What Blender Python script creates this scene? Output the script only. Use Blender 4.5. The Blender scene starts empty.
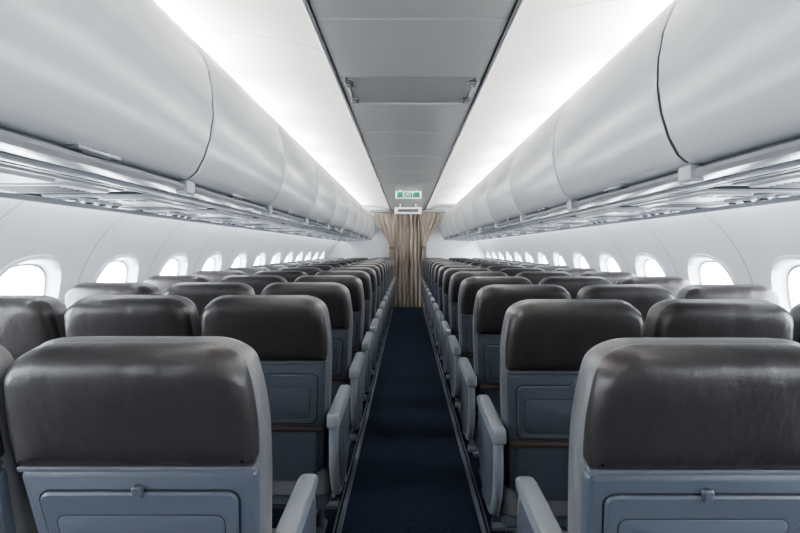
import bpy, math, random
from mathutils import Vector
random.seed(4)
scene=bpy.context.scene
CAMX,CAMZ=-0.02,1.31
Y_END=11.8; Y_BACK=-2.4

# ---------------------------------------------------------------- materials
def mat(name,col,rough=0.5,metal=0.0,bump=0.0,bscale=50,emit=0,ecol=None,var=0.0,vscale=8,coat=0.0,stretch=None,spec=None,bdist=0.01,rvar=0.0):
    m=bpy.data.materials.new(name); m.use_nodes=True
    nt=m.node_tree; b=nt.nodes['Principled BSDF']
    b.inputs['Base Color'].default_value=(*col,1)
    b.inputs['Roughness'].default_value=rough
    b.inputs['Metallic'].default_value=metal
    if spec is not None: b.inputs['Specular IOR Level'].default_value=spec
    if coat: b.inputs['Coat Weight'].default_value=coat; b.inputs['Coat Roughness'].default_value=0.25
    tc=nt.nodes.new('ShaderNodeTexCoord')
    vec=tc.outputs['Object']
    svec=vec
    if stretch:
        mp=nt.nodes.new('ShaderNodeMapping'); mp.inputs['Scale'].default_value=stretch
        nt.links.new(vec,mp.inputs['Vector']); svec=mp.outputs['Vector']
    if bump:
        n=nt.nodes.new('ShaderNodeTexNoise'); n.inputs['Scale'].default_value=bscale; n.inputs['Detail'].default_value=3
        nt.links.new(svec,n.inputs['Vector'])
        bp=nt.nodes.new('ShaderNodeBump'); bp.inputs['Strength'].default_value=bump; bp.inputs['Distance'].default_value=bdist
        nt.links.new(n.outputs['Fac'],bp.inputs['Height'])
        out=bp.outputs['Normal']
        if stretch:
            n2=nt.nodes.new('ShaderNodeTexVoronoi'); n2.inputs['Scale'].default_value=420
            nt.links.new(vec,n2.inputs['Vector'])
            b2=nt.nodes.new('ShaderNodeBump'); b2.inputs['Strength'].default_value=.25; b2.inputs['Distance'].default_value=.001
            nt.links.new(n2.outputs['Distance'],b2.inputs['Height']); nt.links.new(out,b2.inputs['Normal']); out=b2.outputs['Normal']
        nt.links.new(out,b.inputs['Normal'])
    if var:
        n=nt.nodes.new('ShaderNodeTexNoise'); n.inputs['Scale'].default_value=vscale; n.inputs['Detail'].default_value=5
        nt.links.new(vec,n.inputs['Vector'])
        r=nt.nodes.new('ShaderNodeValToRGB')
        r.color_ramp.elements[0].position=0.3; r.color_ramp.elements[1].position=0.7
        r.color_ramp.elements[0].color=(*[c*(1-var) for c in col],1)
        r.color_ramp.elements[1].color=(*[min(1,c*(1+var)) for c in col],1)
        nt.links.new(n.outputs['Fac'],r.inputs['Fac']); nt.links.new(r.outputs['Color'],b.inputs['Base Color'])
    if rvar:
        n=nt.nodes.new('ShaderNodeTexNoise'); n.inputs['Scale'].default_value=5; n.inputs['Detail'].default_value=6
        nt.links.new(vec,n.inputs['Vector'])
        r=nt.nodes.new('ShaderNodeMapRange'); r.inputs['To Min'].default_value=rough-rvar; r.inputs['To Max'].default_value=rough+rvar
        nt.links.new(n.outputs['Fac'],r.inputs['Value']); nt.links.new(r.outputs['Result'],b.inputs['Roughness'])
    if emit:
        b.inputs['Emission Color'].default_value=(*(ecol or col),1); b.inputs['Emission Strength'].default_value=emit
    return m
M={}
M['leather']=mat('leather_brown',(0.043,0.0378,0.0375),0.31,bump=0.45,bscale=7,var=0.14,vscale=6,stretch=(1.7,1,1),bdist=.015,rvar=.05)
M['leather2']=mat('leather_front',(0.155,0.154,0.160),0.36,bump=0.2,bscale=9,stretch=(1.5,1,1),bdist=.012)
M['shell']=mat('shell_bluegrey',(0.090,0.103,0.126),0.36,var=0.04,vscale=3)
M['tray']=mat('tray_bluegrey',(0.103,0.117,0.141),0.33)
M['groove']=mat('groove_dark',(0.02,0.024,0.032),0.7)
M['arm']=mat('arm_grey',(0.25,0.263,0.283),0.33)
M['pipe']=mat('piping',(0.12,0.13,0.15),0.4)
M['armin']=mat('arm_inset',(0.10,0.113,0.135),0.45)
M['metal']=mat('alu',(0.5,0.51,0.53),0.3,metal=0.9)
M['belt']=mat('belt',(0.055,0.040,0.033),0.7,bump=0.3,bscale=300)
M['white']=mat('wall_plastic',(0.79,0.81,0.83),0.42)
M['cove']=mat('cove_plastic',(0.84,0.84,0.835),0.5)
M['bin']=mat('bin_plastic',(0.485,0.497,0.51),0.23)
M['ceil']=mat('ceiling_panel',(0.66,0.67,0.68),0.38)
M['hatch']=mat('ceiling_hatch',(0.50,0.51,0.525),0.4)
M['psu']=mat('psu_plastic',(0.37,0.382,0.40),0.33)
M['psul']=mat('psu_light',(0.52,0.53,0.55),0.35)
M['psud']=mat('psu_dark',(0.11,0.115,0.125),0.4)
M['gasket']=mat('gasket',(0.035,0.04,0.045),0.6)
M['rail']=mat('rail_grey',(0.33,0.34,0.36),0.25,metal=0.3)
M['carpet']=mat('carpet_navy',(0.0135,0.0205,0.043),0.85,bump=0.8,bscale=420,var=0.45,vscale=70,spec=0.25)
M['edge']=mat('carpet_edge',(0.12,0.135,0.16),0.5)
M['curtain']=mat('curtain_fabric',(0.47,0.41,0.35),0.95,spec=.08)
M['tie']=mat('curtain_tie',(0.26,0.21,0.17),0.9,spec=.1)
M['lamp']=mat('cove_lamp',(1,0.97,0.9),0.5,emit=46,ecol=(1,0.975,0.93))
M['wlamp']=mat('sidewall_lamp',(1,0.97,0.9),0.5,emit=12,ecol=(0.95,0.97,1.0))
M['sky']=mat('window_daylight',(0.9,0.95,1),0.3,emit=14.0,ecol=(0.88,0.94,1.0))
M['sign']=mat('sign_white',(0.8,0.82,0.8),0.4,emit=0.3,ecol=(0.9,1,0.95))
M['green']=mat('sign_green',(0.02,0.20,0.14),0.4,emit=0.1,ecol=(0.03,0.5,0.33))
M['glass']=mat('lens',(0.8,0.8,0.78),0.1,emit=0.4,ecol=(1,0.97,0.9))

# ---------------------------------------------------------------- builder
class MB:
    def __init__(s): s.v=[];s.f=[];s.m=[];s.mats=[]
    def mi(s,k):
        if k not in s.mats: s.mats.append(k)
        return s.mats.index(k)
    def ring(s,pts):
        i=len(s.v); s.v+= [tuple(p) for p in pts]; return list(range(i,i+len(pts)))
    def face(s,idx,k): s.f.append(tuple(idx)); s.m.append(s.mi(k))
    def loft(s,rings,k,closed=True,caps=True):
        R=[s.ring(r) for r in rings]
        for a,b in zip(R[:-1],R[1:]):
            n=len(a)
            for i in range(n if closed else n-1):
                j=(i+1)%n; s.face((a[i],a[j],b[j],b[i]),k)
        if caps: s.face(R[0][::-1],k); s.face(R[-1],k)
    def box(s,x0,x1,y0,y1,z0,z1,k,b=0.004):
        b=min(b,abs(x1-x0)*.3,abs(y1-y0)*.3,abs(z1-z0)*.3)
        ol=[(x0,y0),(x1,y0),(x1,y1),(x0,y1)]
        slab(s,rpoly(ol,[b]*4,2),[(z0,b),(z0+b,0),(z1-b,0),(z1,b)],lambda u,v,d:(u,v,d),k)
    def beam(s,p,q,r,k,n=8):
        p=Vector(p);q=Vector(q);d=(q-p).normalized()
        a=d.orthogonal().normalized();b=d.cross(a)
        rr=[[t+ (a*math.cos(2*math.pi*i/n)+b*math.sin(2*math.pi*i/n))*r for i in range(n)] for t in (p,q)]
        s.loft(rr,k)
    def mesh(s,name,angle=35):
        me=bpy.data.meshes.new(name); me.from_pydata(s.v,[],s.f)
        for k in s.mats: me.materials.append(M[k])
        me.polygons.foreach_set('material_index',s.m)
        me.update()
        import bmesh
        bm=bmesh.new(); bm.from_mesh(me); bmesh.ops.recalc_face_normals(bm,faces=bm.faces); bm.to_mesh(me); bm.free()
        me.polygons.foreach_set('use_smooth',[True]*len(me.polygons))
        try: me.set_sharp_from_angle(angle=math.radians(angle))
        except Exception: pass
        return me
    def obj(s,name,loc=(0,0,0),angle=35,parent=None):
        o=bpy.data.objects.new(name,s.mesh(name,angle)); scene.collection.objects.link(o); o.location=loc
        if parent: o.parent=parent
        return o
def rpoly(pts,rad,seg=5):
    out=[];n=len(pts)
    for i in range(n):
        P=Vector(pts[i]);A=Vector(pts[i-1]);B=Vector(pts[(i+1)%n]);r=rad[i]
        if r<=0: out.append((P.x,P.y));continue
        a=P+(A-P).normalized()*min(r,(A-P).length*.5); b=P+(B-P).normalized()*min(r,(B-P).length*.5)
        for j in range(seg+1):
            t=j/seg
            w=0.72
            q=((1-t)**2*a+2*t*(1-t)*w*P+t*t*b)/((1-t)**2+2*t*(1-t)*w+t*t)
            out.append((q.x,q.y))
    res=[]
    for p in out:
        if not res or (abs(p[0]-res[-1][0])+abs(p[1]-res[-1][1]))>1e-6: res.append(p)
    if (abs(res[0][0]-res[-1][0])+abs(res[0][1]-res[-1][1]))<1e-6: res.pop()
    return res
def inset(ol,d):
    if abs(d)<1e-9: return list(ol)
    n=len(ol); area=sum(ol[i][0]*ol[(i+1)%n][1]-ol[(i+1)%n][0]*ol[i][1] for i in range(n))
    sg=1 if area>0 else -1; out=[]
    for i in range(n):
        P=Vector(ol[i]);a=(P-Vector(ol[i-1])).normalized();b=(Vector(ol[(i+1)%n])-P).normalized()
        na=Vector((-a.y,a.x));nb=Vector((-b.y,b.x)); m=(na+nb)
        if m.length<1e-6: m=na
        m.normalize(); c=max(0.5,m.dot(na))
        q=P+m*(sg*d/c); out.append((q.x,q.y))
    return out
def slab(mb,ol,rings,mp,k,crown0=None,crown1=None):
    xs=[p[0] for p in ol]; yv=[p[1] for p in ol]
    cx=(min(xs)+max(xs))/2; cy=(min(yv)+max(yv))/2
    R=[]
    if crown0:
        base=inset(ol,rings[0][1])
        for sc,d in crown0[::-1]: R.append([mp(cx+(x-cx)*sc,cy+(y-cy)*sc,d) for x,y in base])
    for d,i in rings: R.append([mp(x,y,d) for x,y in inset(ol,i)])
    if crown1:
        base=inset(ol,rings[-1][1])
        for sc,d in crown1: R.append([mp(cx+(x-cx)*sc,cy+(y-cy)*sc,d) for x,y in base])
    mb.loft(R,k)
def circ(cx,cy,r,n=20): return [(cx+r*math.cos(2*math.pi*i/n),cy+r*math.sin(2*math.pi*i/n)) for i in range(n)]

# ---------------------------------------------------------------- seats
def back_map(u,v,d):
    return (u, 0.255-0.25*v-0.968*d, 0.415+0.968*v-0.25*d)
def build_seat(kind,side):
    """kind aisle/middle/window ; side=+1 right cabin half, aisle lies toward -x*side"""
    mb=MB(); a=-side
    full=[(-.200,0),(.200,0),(.222,.30),(.238,.52),(.236,.64),(.212,.742),(-.212,.742),(-.236,.64),(-.238,.52),(-.222,.30)]
    rf=[.04,.04,.1,.1,.08,.075,.075,.08,.1,.1]
    slab(mb,rpoly(full,rf,7),[(-.075,.03),(-.06,.010),(-.035,0),(0.0,0.0),(.016,.004),(.026,.014)],back_map,'leather2',crown0=[(.8,-.085),(.4,-.088),(.03,-.089)])
    top=[(-.227,.513),(.227,.513),(.230,.63),(.209,.748),(-.209,.748),(-.230,.63)]
    slab(mb,rpoly(top,[.02,.02,.07,.075,.075,.07],9),[(-.014,.012),(-.006,.003),(.006,0),(.026,-.001),(.042,.003),(.053,.011),(.060,.026)],back_map,'leather',crown1=[(.85,.0635),(.7,.0652),(.5,.0664),(.25,.0671),(.02,.0673)])
    slab(mb,rpoly([(-.224,.503),(.224,.503),(.224,.515),(-.224,.515)],[.005]*4,3),[(.0,0),(.046,0),(.049,.003)],back_map,'pipe')
    sh=[(-.190,.005),(.190,.005),(.212,.28),(.226,.505),(-.226,.505),(-.212,.28)]
    slab(mb,rpoly(sh,[.04,.04,.1,.018,.018,.1],6),[(.0,0),(.030,0),(.041,.004),(.047,.014)],back_map,'shell')
    tr=[(-.176,.262),(.176,.262),(.190,.462),(-.190,.462)]
    slab(mb,inset(rpoly(tr,[.022]*4,5),-.004),[(.03,0),(.0478,0)],back_map,'groove')
    slab(mb,rpoly(tr,[.022]*4,5),[(.03,0),(.0505,0),(.054,.004)],back_map,'tray')
    slab(mb,rpoly([(-.155,.283),(.155,.283),(.163,.415),(-.163,.415)],[.02]*4,4),[(.05,0),(.0545,0)],back_map,'groove')
    slab(mb,rpoly([(-.153,.285),(.153,.285),(.161,.413),(-.161,.413)],[.018]*4,4),[(.05,0),(.0550,0),(.056,.002)],back_map,'tray')
    slab(mb,rpoly([(-.010,.452),(.010,.452),(.010,.478),(-.010,.478)],[.006]*4,4),[(.04,0),(.055,0),(.058,.003)],back_map,'tray')
    pk=[(-.170,.015),(.170,.015),(.184,.240),(-.184,.240)]
    slab(mb,rpoly(pk,[.03,.03,.015,.015],4),[(.03,0),(.058,0),(.066,.006)],back_map,'shell')
    slab(mb,rpoly([(-.205,.236),(.205,.236),(.206,.252),(-.206,.252)],[.004]*4,2),[(.03,0),(.068,0),(.070,.003)],back_map,'belt')
    cu=[(-.222,.19),(.222,.19),(.222,.66),(-.222,.66)]
    slab(mb,rpoly(cu,[.04,.04,.06,.06],6),[(.350,.012),(.362,0),(.435,0),(.455,.012),(.462,.03)],lambda u,v,d:(u,v,d+(v-.19)*.06),'leather2',crown1=[(.7,.470),(.3,.474)])
    mb.box(-.215,.215,.20,.62,.31,.365,'armin',.01)
    for sx in (-1,1):
        pts=[(sx*.225,.20,.56),(sx*.215,.26,.49),(sx*.16,.31,.487),(sx*.06,.37,.496),(sx*.012,.40,.498)]
        mb.loft([[ (x-.0,y-.022,z),(x,y+.022,z),(x,y+.022,z+.004),(x,y-.022,z+.004)] for x,y,z in pts],'belt')
    mb.box(-.03,.03,.375,.425,.495,.512,'metal',.005)
    for y in (.27,.52): mb.beam((-.245,y,.29),(.245,y,.29),.022,'metal')
    def arm(xc):
        mp=lambda u,v,d:(xc+d,u,v)
        ol=rpoly([(.10,.642),(.10,.700),(.50,.712),(.545,.685),(.50,.660)],[.015,.02,.03,.03,.03],5)
        slab(mb,ol,[(-.023,.008),(-.018,.002),(-.010,0),(.010,0),(.018,.002),(.023,.008)],mp,'arm')
        ol=rpoly([(.16,.43),(.24,.43),(.22,.67),(.15,.67)],[.01]*4,2)
        slab(mb,ol,[(-.012,.003),(-.009,0),(.009,0),(.012,.003)],mp,'armin')
    def endplate(xc):
        mp=lambda u,v,d:(xc+d,u,v)
        ol=rpoly([(.13,.68),(.515,.69),(.56,.58),(.50,.40),(.40,.33),(.22,.33),(.12,.48)],[.05,.05,.08,.08,.05,.06,.08],6)
        slab(mb,ol,[(-.017,.012),(-.013,.004),(-.006,0),(.006,0),(.013,.004),(.017,.012)],mp,'arm')
        for s2 in (-1,1):
            slab(mb,inset(ol,.030),[(s2*.010,0),(s2*.0185,0),(s2*.0195,.003)],mp,'armin')
    def leg(xc):
        for p,q,r in (((xc,.50,.30),(xc,.60,.02),.018),((xc,.27,.30),(xc,.16,.02),.018),((xc,.54,.17),(xc,.21,.17),.012),((xc,.52,.26),(xc,.20,.05),.012)):
            mb.beam(p,q,r,'metal')
        mb.box(xc-.022,xc+.022,.11,.66,0.0,.03,'edge',.006)
        slab(mb,rpoly([(.20,.30),(.56,.30),(.50,.22),(.27,.22)],[.02]*4,3),[(-.02,.004),(-.016,0),(.016,0),(.02,.004)],lambda u,v,d:(xc+d,u,v),'armin')
    arm(side*.245)
    if kind=='aisle':
        arm(a*.245); endplate(a*.243); leg(a*.12)
    if kind=='window': leg(side*.05)
    return mb.mesh('airplane_seat_'+kind)
LROWS=[.895,1.82]+[1.82+.745*i for i in range(1,13)]
RROWS=[.88,1.66]+[1.66+.745*i for i in range(1,13)]
for side,rows in ((-1,LROWS),(1,RROWS)):
    ms=[build_seat('aisle',side),build_seat('middle',side),build_seat('window',side)]
    for ri,y in enumerate(rows):
        for j,x in enumerate((.54,1.03,1.52)):
            o=bpy.data.objects.new('airplane_seat',ms[j]); scene.collection.objects.link(o)
            o.location=(side*(x-(.010 if ri==0 and side<0 else 0)),y,0)

# ---------------------------------------------------------------- shell
WALL=[(1.50,1.515),(1.56,1.485),(1.63,1.42),(1.70,1.33),(1.755,1.23),(1.795,1.12),(1.82,1.0),(1.83,.88),(1.825,.74),(1.80,.5),(1.77,.25),(1.74,0)]
def wx(z):
    P=WALL
    for (x0,z0),(x1,z1) in zip(P[:-1],P[1:]):
        if z1<=z<=z0: return x0+(x1-x0)*(z0-z)/(z0-z1)
    return P[0][0] if z>P[0][1] else P[-1][0]
WP=.755
def wall(side,phase,name):
    mb=MB(); zt,zb=1.30,.80
    up=[z for _,z in WALL if z>zt]+[zt]; lo=[zb]+[z for _,z in WALL if z<zb]
    mb.loft([[(side*wx(z),y,z) for z in up] for y in (Y_BACK,Y_END)],'white',closed=False,caps=False)
    mb.loft([[(side*wx(z),y,z) for z in lo] for y in (Y_BACK,Y_END)],'white',closed=False,caps=False)
    c=phase
    while c-WP/2>Y_BACK: c-=WP
    cs=[]
    def plain(y0,y1):
        zs=[zt-(zt-zb)*i/12 for i in range(13)]
        mb.loft([[(side*wx(z),y,z) for z in zs] for y in (y0,y1)],'white',closed=False,caps=False)
    first=None
    while c+WP/2<Y_END:
        if c-WP/2>=Y_BACK:
            if first is None: first=c-WP/2; plain(Y_BACK,first)
            cs.append(c)
        c+=WP
    last=cs[-1]+WP/2; plain(last,Y_END)
    zc=1.05; n=12; hy=WP/2
    for ci,c in enumerate(cs):
        rect=[]
        for i in range(n): rect.append((-hy+2*hy*i/n,zb))
        for i in range(n): rect.append((hy,zb+(zt-zb)*i/n))
        for i in range(n): rect.append((hy-2*hy*i/n,zt))
        for i in range(n): rect.append((-hy,zt-(zt-zb)*i/n))
        def oval(a,b):
            out=[]
            for y,z in rect:
                th=math.atan2((z-zc)/.25,y/hy); e=2/2.5
                cc,ss=math.cos(th),math.sin(th)
                out.append((a*math.copysign(abs(cc)**e,cc),zc+b*math.copysign(abs(ss)**e,ss)))
            return out
        def put(pts,off): return [(side*(wx(z)+off),c+y,z) for y,z in pts]
        o1=oval(.255,.235); rings=[put(rect,0)]
        for t in (.33,.66): rings.append(put([((1-t)*a[0]+t*b[0],(1-t)*a[1]+t*b[1]) for a,b in zip(rect,o1)],0))
        rings+= [put(o1,0),put(oval(.249,.230),-.010),put(oval(.228,.217),-.010),put(oval(.214,.204),.018),put(oval(.203,.194),.046),put(oval(.197,.188),.048)]
        mb.loft(rings,'white',caps=False)
        w=MB(); w.loft([put(oval(.203,.195),.050),put(oval(.02,.02),.050)],'sky',caps=False)
        w.face(list(range(48,96)),'sky')
        w.loft([put(oval(.201,.193),.042),put(oval(.192,.184),.042),put(oval(.192,.184),.050)],'rail',caps=False)
        w.obj('window_%d'%(ci+1+(50 if side>0 else 0)))
    o=mb.obj(name,angle=50)
    s=MB()
    for c in cs[::1]:
        y=c+WP/2
        zs=[1.50-1.45*i/20 for i in range(21)]
        s.loft([[(side*(wx(z)-.0015),y+d,z) for z in zs] for d in (-.002,.002)],'rail',closed=False,caps=False)
    s.obj('trim_wall_seams_'+('right' if side>0 else 'left'))
wall(-1,2.42,'wall_left'); wall(1,3.10,'wall_right')

f=MB(); f.box(-1.75,1.75,Y_BACK,Y_END,-.08,0,'carpet',.002); f.obj('floor')
for s,n in ((-1,'left'),(1,'right')):
    t=MB()
    t.box(s*.335-.012,s*.335+.012,Y_BACK,Y_END,0.0,.008,'edge',.003)
    t.box(s*.36-.004,s*.36+.004,Y_BACK,Y_END,0.0,.012,'metal',.002)
    t.obj('trim_floor_track_'+n)
w=MB(); w.box(-1.9,1.9,Y_END,Y_END+.05,-.05,2.4,'white'); w.obj('wall_front')
w=MB(); w.box(-1.9,1.9,Y_BACK-.05,Y_BACK,-.05,2.4,'white'); w.obj('wall_back')

# ceiling panels
c=MB(); PW=.37; ZC=2.19
ys=[Y_BACK,-1.0,.3,1.98,2.66,3.14,3.9,4.9,5.9,6.9,7.9,8.9,9.9,10.9,Y_END]
for y0,y1 in zip(ys[:-1],ys[1:]):
    if abs(y0-2.66)<.01:
        c.box(-PW+.04,PW-.04,y0+.01,y1-.01,ZC+.004,ZC+.03,'hatch',.008)
        c.box(-PW,-PW+.036,y0+.004,y1-.004,ZC,ZC+.03,'ceil',.006)
        c.box(PW-.036,PW,y0+.004,y1-.004,ZC,ZC+.03,'ceil',.006)
    else: c.box(-PW,PW,y0+.004,y1-.004,ZC,ZC+.03,'ceil',.006)
c.box(-PW,PW,Y_BACK,Y_END,ZC+.03,ZC+.05,'gasket')
c.obj('ceiling')
l=MB()
for sx in (-1,1):
    for y in (2.75,3.05):
        l.box(sx*.325-.022,sx*.325+.022,y-.04,y+.04,ZC-.012,ZC+.002,'psud',.006)
        l.box(sx*.325-.008,sx*.325+.008,y-.02,y+.02,ZC-.016,ZC-.01,'metal',.003)
l.obj('ceiling_hatch_latches')
BE=Y_END-.34
for s,n in ((-1,'left'),(1,'right')):
    t=MB()
    t.box(s*.3715-.002,s*.3715+.002,Y_BACK,Y_END,ZC+.001,ZC+.03,'gasket',.001)
    t.box(s*.384-.009,s*.384+.009,Y_BACK,Y_END,ZC-.003,ZC+.03,'rail',.004)
    t.obj('trim_ceiling_rail_'+n)
    cv=[(.392,2.192),(.44,2.212),(.54,2.238),(.66,2.262),(.80,2.280),(.94,2.288),(1.08,2.28),(1.20,2.25),(1.29,2.19),(1.33,2.10),(1.34,1.98)]
    m=MB()
    off=1.25 if s<0 else .95
    segs=[Y_BACK]+[y for y in [off+1.07*i for i in range(-4,12)] if Y_BACK<y<Y_END]+[Y_END]
    for y0,y1 in zip(segs[:-1],segs[1:]):
        rings=[]
        for y,dz in ((y0+.002,.010),(y0+.008,0),(y1-.008,0),(y1-.002,.010)):
            rings.append([(s*x,y,z+dz) for x,z in cv])
        m.loft(rings,'cove',closed=False,caps=False)
    m.loft([[(s*x,y,z+.012) for x,z in cv] for y in (Y_BACK,Y_END)],'gasket',closed=False,caps=False)
    m.obj('ceiling_cove_'+n)
    L=MB(); y=(1.83 if s<0 else 1.50)-1.07*3
    while y<BE:
        y0=max(y+.17,Y_BACK+.03); y1=min(y+.90,BE-.03)
        if y1-y0>.15: L.box(s*1.12-.03,s*1.12+.03,y0,y1,2.098,2.120,'lamp',.004)
        y+=1.07
    L.obj('cove_light_'+n)
    L=MB(); L.box(s*1.482-.010,s*1.482+.010,Y_BACK+.05,Y_END-.05,1.507,1.514,'wlamp',.002)
    L.obj('sidewall_light_'+n)

# ---------------------------------------------------------------- bins
DOOR=[(.872,2.108),(.835,2.097),(.785,2.062),(.745,2.01),(.715,1.94),(.700,1.86),(.697,1.78),(.708,1.70),(.730,1.63),(.757,1.580),(.785,1.556)]
BODY=DOOR+[(.82,1.552),(1.48,1.56),(1.52,1.68),(1.40,1.84),(1.26,1.96),(1.16,2.05),(1.00,2.07)]
def bin_mesh(s,Lg):
    mb=MB()
    ol=BODY
    def rg(y,ins): return [(s*x,y,z) for x,z in inset(ol,ins)]
    mb.loft([rg(0.014,.013),rg(.008,.006),rg(.013,.002),rg(.024,0),rg(Lg-.024,0),rg(Lg-.013,.002),rg(Lg-.008,.006),rg(Lg-.014,.013)],'bin')
    mb.box(s*.80-.020,s*.80+.020,Lg/2-.09,Lg/2+.09,1.545,1.556,'rail',.004)
    mb.box(s*.80-.010,s*.80+.010,Lg/2-.06,Lg/2+.06,1.541,1.547,'psud',.002)
    return mb.mesh('overhead_bin',40)
BL=1.07
for s,ph,n in ((-1,1.83,'left'),(1,1.50,'right')):
    me=bin_mesh(s,BL)
    y=ph
    while y-BL>Y_BACK: y-=BL
    last=y
    while y+BL<=BE:
        o=bpy.data.objects.new('overhead_bin',me); scene.collection.objects.link(o); o.location=(0,y,0)
        last=y+BL; y+=BL
    if BE-last>.1:
        o=bpy.data.objects.new('overhead_bin',bin_mesh(s,BE-last)); scene.collection.objects.link(o); o.location=(0,last,0)
    g=MB(); g.loft([[(s*x,yy,z) for x,z in inset(BODY,.014)] for yy in (Y_BACK,BE-.02)],'gasket'); g.obj('trim_bin_gasket_'+n)
    r=MB()
    y=ph
    while y-BL>Y_BACK: y-=BL
    while y<BE:
        y1=min(y+BL,BE)
        for prof,k in (([(.792,1.538),(.785,1.526),(.792,1.514),(.83,1.508),(.86,1.514),(.86,1.538)],'rail'),
                     ([(.890,1.538),(.885,1.516),(.90,1.508),(.935,1.511),(.94,1.538)],'psu')):
            ii=lambda d:[(s*a,b) for a,b in inset(prof,d)]
            rr=[[(a,yy,b) for a,b in ii(d)] for yy,d in ((y+.004,.003),(y+.008,0),(y1-.008,0),(y1-.004,.003))]
            r.loft(rr,k)
        r.box(s*.80-.022,s*.80+.022,y-.035,y+.035,1.503,1.552,'psu',.006)
        r.box(s*.785-.006,s*.785+.006,y-.015,y+.015,1.515,1.54,'psud',.003)
        y+=BL
    r.box(s*.87-.06,s*.87+.06,Y_BACK,BE,1.536,1.55,'gasket',.001)
    r.obj('trim_bin_rail_'+n)
    p=MB()
    prof=[(.935,1.520),(1.10,1.524),(1.30,1.522),(1.42,1.516),(1.50,1.516)]
    p.loft([[(s*x,yy,z) for x,z in prof] for yy in (Y_BACK,Y_END)],'psu',closed=False,caps=False)
    p.box(s*.962-.010,s*.962+.010,Y_BACK,Y_END,1.512,1.524,'psud',.002)
    p.box(s*1.405-.006,s*1.405+.006,Y_BACK,Y_END,1.508,1.520,'psud',.002)
    p.box(s*1.44-.012,s*1.44+.012,Y_BACK,Y_END,1.492,1.515,'rail',.004)
    p.obj('trim_psu_channel_'+n)
def psu_mesh(s):
    mb=MB(); dn=lambda u,v,d:(u,v,-d)
    slab(mb,rpoly([(-.205,-.31),(.205,-.31),(.205,.31),(-.205,.31)],[.02]*4,4),[(-.004,0),(.006,0)],dn,'gasket')
    slab(mb,rpoly([(-.20,-.30),(.20,-.30),(.20,.30),(-.20,.30)],[.02]*4,4),[(-.004,0),(.010,0),(.014,.005)],dn,'psu')
    slab(mb,rpoly([(-.17,-.27),(.0,-.27),(.0,.0),(-.17,.0)],[.015]*4,4),[(.010,0),(.020,0),(.023,.004)],dn,'psul')
    slab(mb,rpoly([(.03,-.26),(.18,-.26),(.18,.03),(.03,.03)],[.02]*4,4),[(.010,0),(.0165,.001)],dn,'psud')
    for i,y in enumerate((-.21,-.12,-.03)):
        slab(mb,circ(.07,y,.030),[(.012,0),(.026,.002),(.030,.008)],dn,'psu')
        slab(mb,circ(.07,y,.016),[(.020,0),(.036,.003)],dn,'gasket')
        slab(mb,circ(.14,y,.026),[(.012,0),(.022,.002)],dn,'rail')
        slab(mb,circ(.14,y,.018),[(.018,0),(.024,.003)],dn,'glass')
    for x in (-.14,-.085,-.03): slab(mb,rpoly([(x-.016,-.24),(x+.016,-.24),(x+.016,-.20),(x-.016,-.20)],[.004]*4,2),[(.02,0),(.026,.002)],dn,'psud')
    slab(mb,rpoly([(-.17,.05),(.18,.05),(.18,.27),(-.17,.27)],[.02]*4,4),[(.010,0),(.019,0),(.022,.004)],dn,'psul')
    for j in range(6): mb.box(-.12,.12,.08+j*.03,.088+j*.03,-.0245,-.02,'psud',.001)
    return mb.mesh('passenger_service_unit')
for s,rows in ((-1,LROWS),(1,RROWS)):
    me=psu_mesh(s)
    for y in [rows[1]-.745*3,rows[1]-.745*2,rows[1]-.745]+rows[1:]:
        if y+.75>Y_END: continue
        o=bpy.data.objects.new('passenger_service_unit',me); scene.collection.objects.link(o)
        o.location=(s*1.18,y+.4,1.521)
        if s<0: o.scale=(-1,1,1)

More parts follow.
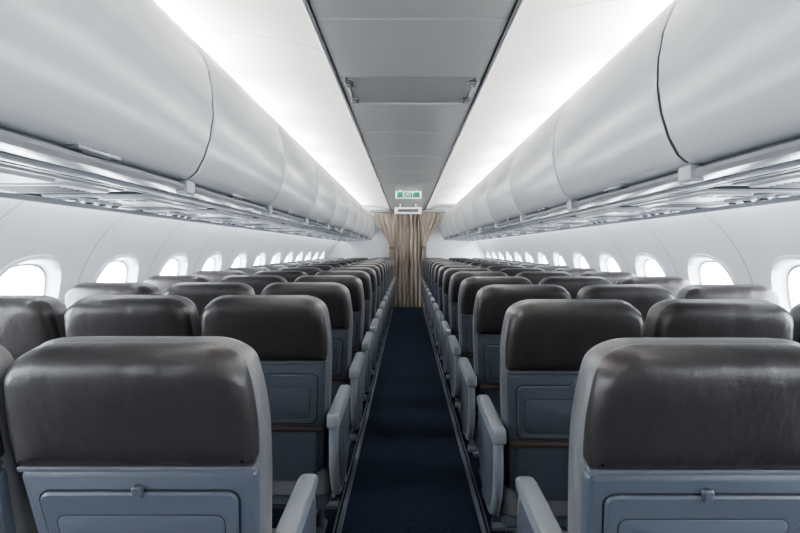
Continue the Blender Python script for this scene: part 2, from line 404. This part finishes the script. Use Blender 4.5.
# ---------------------------------------------------------------- curtain, signs
sm=lambda t:t*t*(3-2*t)
def curtain(sgn,inner,panel_out,top_out,ph):
    mb=MB()
    folds=4; n=folds*16; Z=[2.115-2.10*i/40 for i in range(41)]
    rings=[]
    for z in Z:
        row=[]
        for i in range(n+1):
            u=i/n; a=u*2*math.pi*folds+ph
            x=inner+sgn*(panel_out-inner*sgn)*u+ .012*math.sin(2*a)
            row.append((x,Y_END-.10-.038*math.cos(a)+.008*math.sin(z*2+u*9),z))
        rings.append(row)
    mb.loft(rings,'curtain',closed=False,caps=False)
    zw=1.34; F=4; n=F*14; rings=[]
    for i in range(45):
        z=2.115-(2.115-.95)*i/44
        if z>zw:
            t=sm((2.115-z)/(2.115-zw)); x0=(panel_out-.10)*(1-t)+(panel_out-.05)*t; x1=top_out*(1-t)+(panel_out+.05)*t; amp=.03*(1-t)+.014*t
        else:
            t=sm((zw-z)/(zw-.95)); x0=(panel_out-.05)*(1-t)+(panel_out-.08)*t; x1=(panel_out+.05)*(1-t)+(panel_out+.07)*t; amp=.014+.014*t
        row=[]
        for k in range(n+1):
            u=k/n; a=u*2*math.pi*F+ph
            row.append((sgn*(x0+(x1-x0)*u),Y_END-.20-amp*math.cos(a)-.015*math.sin(u*math.pi),z))
        rings.append(row)
    mb.loft(rings,'curtain',closed=False,caps=False)
    xa,xb=sorted((sgn*(panel_out-.055),sgn*(panel_out+.055)))
    mb.box(xa,xb,Y_END-.245,Y_END-.165,zw-.022,zw+.022,'tie',.006)
    return mb.obj('curtain',angle=80)
curtain(-1,-.005,.36,.76,0.0)
curtain(1,.005,.36,.74,1.2)
k=MB(); k.box(-.86,.86,Y_END-.24,Y_END-.06,2.13,2.19,'psud',.006)
k.obj('curtain_rail')
e=MB()
e.box(-.19,.19,7.60,7.68,2.055,2.165,'sign',.008)
e.box(-.165,.165,7.592,7.60,2.072,2.150,'green',.002)
for x in (-.12,.12): e.beam((x,7.64,2.16),(x,7.64,2.195),.01,'metal')
es=e.obj('exit_sign')
cu=bpy.data.curves.new('exit_text','FONT'); cu.body='EXIT'; cu.size=.085; cu.align_x='CENTER'; cu.align_y='CENTER'; cu.extrude=.002
to=bpy.data.objects.new('lettering',cu); scene.collection.objects.link(to); cu.materials.append(M['sign'])
to.rotation_euler=(math.pi/2,0,0); to.location=(.0,7.588,2.111); to.parent=es
e=MB()
e.box(-.26,.26,10.0,10.12,2.0,2.12,'sign',.01); e.box(-.20,.20,9.992,10.0,2.03,2.09,'psud',.003)
for x in (-.15,.15): e.beam((x,10.06,2.11),(x,10.06,2.195),.012,'metal')
e.obj('cabin_information_sign')

# ---------------------------------------------------------------- world/camera
w=bpy.data.worlds.new('World'); scene.world=w; w.use_nodes=True
w.node_tree.nodes['Background'].inputs[0].default_value=(.8,.9,1,1); w.node_tree.nodes['Background'].inputs[1].default_value=1.0
cam=bpy.data.cameras.new('cam'); co=bpy.data.objects.new('camera',cam); scene.collection.objects.link(co)
co.location=(CAMX,0,CAMZ); co.rotation_euler=(math.pi/2,0,0)
cam.sensor_width=36; cam.lens=520/800*36; cam.clip_start=.05
cam.shift_x=-7/800; cam.shift_y=-17/800
scene.camera=co
scene.view_settings.view_transform='AgX'
scene.view_settings.look='AgX - Medium High Contrast'
scene.view_settings.exposure=1.0
